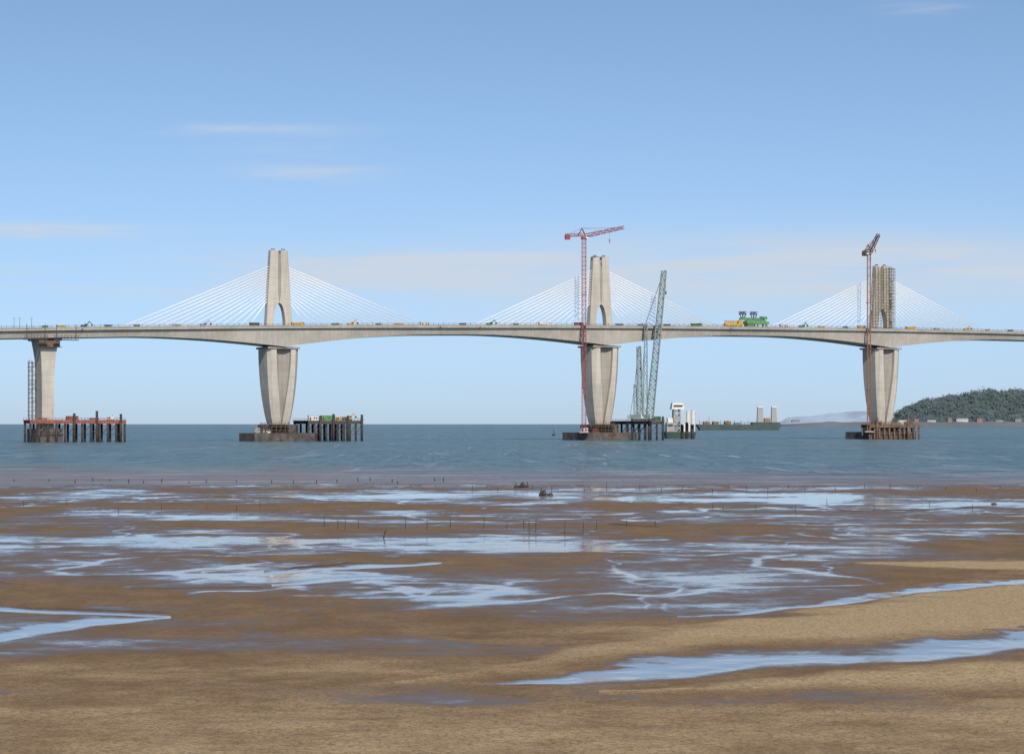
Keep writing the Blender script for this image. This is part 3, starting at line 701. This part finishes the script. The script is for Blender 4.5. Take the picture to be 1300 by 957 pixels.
cc=t.mix(t.mapr(t.noise(pos,.018,4,.65),.32,.68),(.050,.080,.092),(.090,.120,.116)); t.put(p.inputs['Base Color'],cc); p.inputs['Roughness'].default_value=.9  # leaf greens blended toward blue as painted distance haze
mb=MB()
for i in range(1900):
    x=rr.uniform(pa[0,0]+10,pa[-1,0]-10); q=rr.random()**.8*1.05; z=hz(x,q)-14
    if z<8: continue
    y=9000+q*350; r=rr.uniform(6,11)*(1 if rr.random()<.9 else 1.7); c=Vector((x,y,z+r*.6))
    for k in range(24):
        d=Vector((rr.gauss(0,1),rr.gauss(0,1),rr.gauss(0,1.))).normalized()*r*(.4+.8*rr.random())
        s=rr.uniform(1.8,3.6); a=Vector((rr.gauss(0,1),rr.gauss(0,1),rr.gauss(0,1))).normalized(); n=(d.normalized()*.6+a*.4+Vector((.1,-.6,.5))).normalized()
        e=n.cross(Vector((0,0,1)) if abs(n.z)<.9 else Vector((1,0,0))).normalized(); g2=n.cross(e)
        mb.add([c+d+e*s,c+d+g2*s,c+d-e*s,c+d-g2*s],[(0,1,2,3)])
tag(mb.build('hillside_wood',mf),'dense dark green wood covering the far right hill','wood',kind='stuff')
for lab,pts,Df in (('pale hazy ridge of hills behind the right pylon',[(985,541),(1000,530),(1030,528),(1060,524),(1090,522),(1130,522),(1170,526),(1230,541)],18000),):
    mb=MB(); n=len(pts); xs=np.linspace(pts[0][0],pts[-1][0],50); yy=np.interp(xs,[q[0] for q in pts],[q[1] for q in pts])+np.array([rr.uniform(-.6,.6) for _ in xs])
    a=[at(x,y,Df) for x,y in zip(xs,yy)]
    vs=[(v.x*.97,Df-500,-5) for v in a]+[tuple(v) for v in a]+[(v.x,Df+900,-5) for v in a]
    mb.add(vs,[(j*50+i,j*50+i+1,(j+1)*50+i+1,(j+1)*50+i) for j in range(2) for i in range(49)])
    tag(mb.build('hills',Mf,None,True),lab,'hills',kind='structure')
e0=at(985,538,8800).x; e1=at(1480,538,8800).x
secs=[]
for i in range(60):
    x=e0+(e1-e0)*i/59; z=18+rr.uniform(-1.5,2) if i>8 else 6+i*1.4
    secs.append([(x,8780,-2),(x,8800,z),(x,9000,z),(x,9010,-2)])
tag(loft(secs).build('embankment',hazy('embankment_stone',(.10,.115,.13))),'low dark stone embankment along the far right shore','embankment',kind='structure')
FB=[(1010,10,2,'fargrey','low grey shed on the embankment left of the right pylon'),(1146,12,2.5,'fargrey','grey shed at the left foot of the wooded hill'),(1163,6,3.5,'farred','dull red block second along the foot of the wooded hill'),(1182,11,2.5,'farwhite','long pale low building below the hill slope'),
    (1205,5,5.5,'farred','narrow dull red building below the middle of the hill'),(1221,15,4.5,'farwhite','pale wide building under the hill summit'),(1243,7,4,'farred','dull red building right of the pale wide one'),(1268,10,2.5,'fargrey','low grey building toward the right end of the shore'),(1292,8,4,'fargrey','grey block at the right frame edge on the shore')]
for px,wd,hh,mt,lab in FB:
    c=at(px,538,8850); k=8850/F; t=thing('shore_building',lab,'building',(c.x,8850,17),0,'small buildings along the far shore')
    W_=wd*k/2; h_=hh*k
    box(-W_,W_,-12,12,0,h_).build('wall',M[mt],t); MB().hexa([(-W_-1,-13,h_+.01),(W_+1,-13,h_+.01),(W_+1,13,h_+.01),(-W_-1,13,h_+.01),(-W_*.8,-6,h_+3),(W_*.8,-6,h_+3),(W_*.8,6,h_+3),(-W_*.8,6,h_+3)]).build('roof',M['farroof'],t)
    n=max(2,int(W_/4))
    for i in range(n):
        x=-W_+2*W_*(i+.5)/n; box(x-1.2,x+1.2,-12.1,-11.5,h_*.45,h_*.75).build('window',M['farglass'],t)

# ---------------------------------------------------------------- stakes, stumps, driftwood
def stake(name,px,py,hpx,label,cat,group,lean=0,thick=1.):
    g_=ground(px,py); k=g_.y/F; h=hpx*k*.92; rr=random.Random(int(px*13+py))
    mb=MB(); p0=Vector((0,0,-.3)); r=max(.035,.42*k*thick)
    dxs=lean+rr.uniform(-.06,.06)
    p1=Vector((dxs*h*.5+rr.uniform(-.02,.02)*h,rr.uniform(-.1,.1)*h,h*.55)); p2=Vector((dxs*h,rr.uniform(-.15,.15)*h,h))
    mb.tube(p0,p1,r*1.1,r*.9,7); mb.tube(p1-(p1-p0)*.01,p2,r*.9,r*.55,7)
    if rr.random()<.25: mb.tube(p1,p1+Vector((rr.uniform(-.3,.3)*h,0,h*.25)),r*.5,r*.3,5)
    o=mb.build(name,M['wood'],None,True); o.location=g_; o.location.z-=.02
    return tag(o,label,cat,group)
row=[(412,668,16),(429,671,15),(438,672,17),(455,671,13),(515,671,18),(542,671,20),(572,669,13),(614,670,17),(643,672,10),(665,672,15),(672,678,22),(680,675,18),(717,678,20),(740,678,18),(757,672,14),(795,668,10),(832,669,9)]
for i,(x,y,h) in enumerate(row): stake('wooden_stake',x,y,h,'thin bare wooden stake, %s from the left in the mid mudflat row'%ORD[i],'stake','stakes across the middle mudflat')
stake('wooden_stake',486,683,13,'leaning thick driftwood stick poking out of the mid mudflat','stake',None,.45,2.2)
rr=random.Random(4)
xs=sorted([18,62,95,118,140,163,182,205,240,262,300,345,372,402,428,455,470,498,505,552,563])
for i,x in enumerate(xs): stake('wooden_stump',x,610+rr.uniform(0,4),rr.uniform(3,7),'dark wooden stump at the left waterline, %s from the left'%ORD[i],'stump','stumps along the left waterline',rr.uniform(-.2,.2),1.5)
xs=sorted([600,618,632,676,700,742,770,812,840,866,905,925,948,975,1001,1022,1060,1097,1130,1165,1201,1240,1270])
for i,x in enumerate(xs): stake('wooden_stake',x,621+rr.uniform(-2,4),rr.uniform(4,9),'short dark stake in the right waterline row, %s from the left'%ORD[i],'stake','stakes along the right waterline',rr.uniform(-.15,.15),.9)
xs=[30,85,150,205,262,300,330,905,918,960,1010,1050,1110,1180,1235]
for i,x in enumerate(xs): stake('wooden_stake',x,644+rr.uniform(-3,6),rr.uniform(5,10),'thin stake on the far wet mud strip, %s from the left'%ORD[i],'stake','stakes on the far wet mud strip',rr.uniform(-.1,.1),.8)
def drift(px,py,wpx,label):
    g_=ground(px,py); k=g_.y/F; rr=random.Random(int(px)); t=thing('driftwood',label,'driftwood',g_)
    W_=wpx*k; mb=MB()
    mb.tube((-W_*.5,0,.15),(W_*.5,.3,.2),.25,.14,8); mb.tube((-W_*.1,0,.1),(W_*.05,.4,.8),.3,.16,8); mb.build('trunk',M['wood'],t,True)
    for i in range(9):
        a=rr.uniform(-.5,.5)*W_; MB().tube((a,rr.uniform(-.1,.3),.15),(a+rr.uniform(-.2,.2)*W_,rr.uniform(-.6,.6),rr.uniform(.3,1.2)),.09,.03,5).build('branch',M['wood'],t,True)
def rock(px,py,wpx,hpx,label):
    g_=ground(px,py); k=g_.y/F; rr=random.Random(int(px*3)); mb=MB(); n=10; vs=[];fs=[]
    for j in range(5):
        a=j/4*math.pi/2
        for i in range(n):
            q=rr.uniform(.75,1.15); vs.append((math.cos(a)*math.cos(i/n*6.283)*wpx*k/2*q,math.cos(a)*math.sin(i/n*6.283)*wpx*k/2*q,math.sin(a)*hpx*k*rr.uniform(.85,1.1)-.05))
    for j in range(4):
        for i in range(n): fs.append((j*n+i,j*n+(i+1)%n,(j+1)*n+(i+1)%n,(j+1)*n+i))
    mb.add(vs,fs); o=mb.build('rock',M['rock']); o.location=g_; tag(o,label,'rock')
drift(662,619,18,'dark tangled driftwood stump at the waterline below the middle span')
drift(690,629,11,'small driftwood heap on the mud beside the dark rock')
rock(699,629,9,4,'dark pointed rock on the mud right of the driftwood heap')
rock(655,620,6,2.5,'small dark rock at the foot of the tangled driftwood')
rock(1262,640,9,2.5,'flat dark rock on the far mud near the right edge')
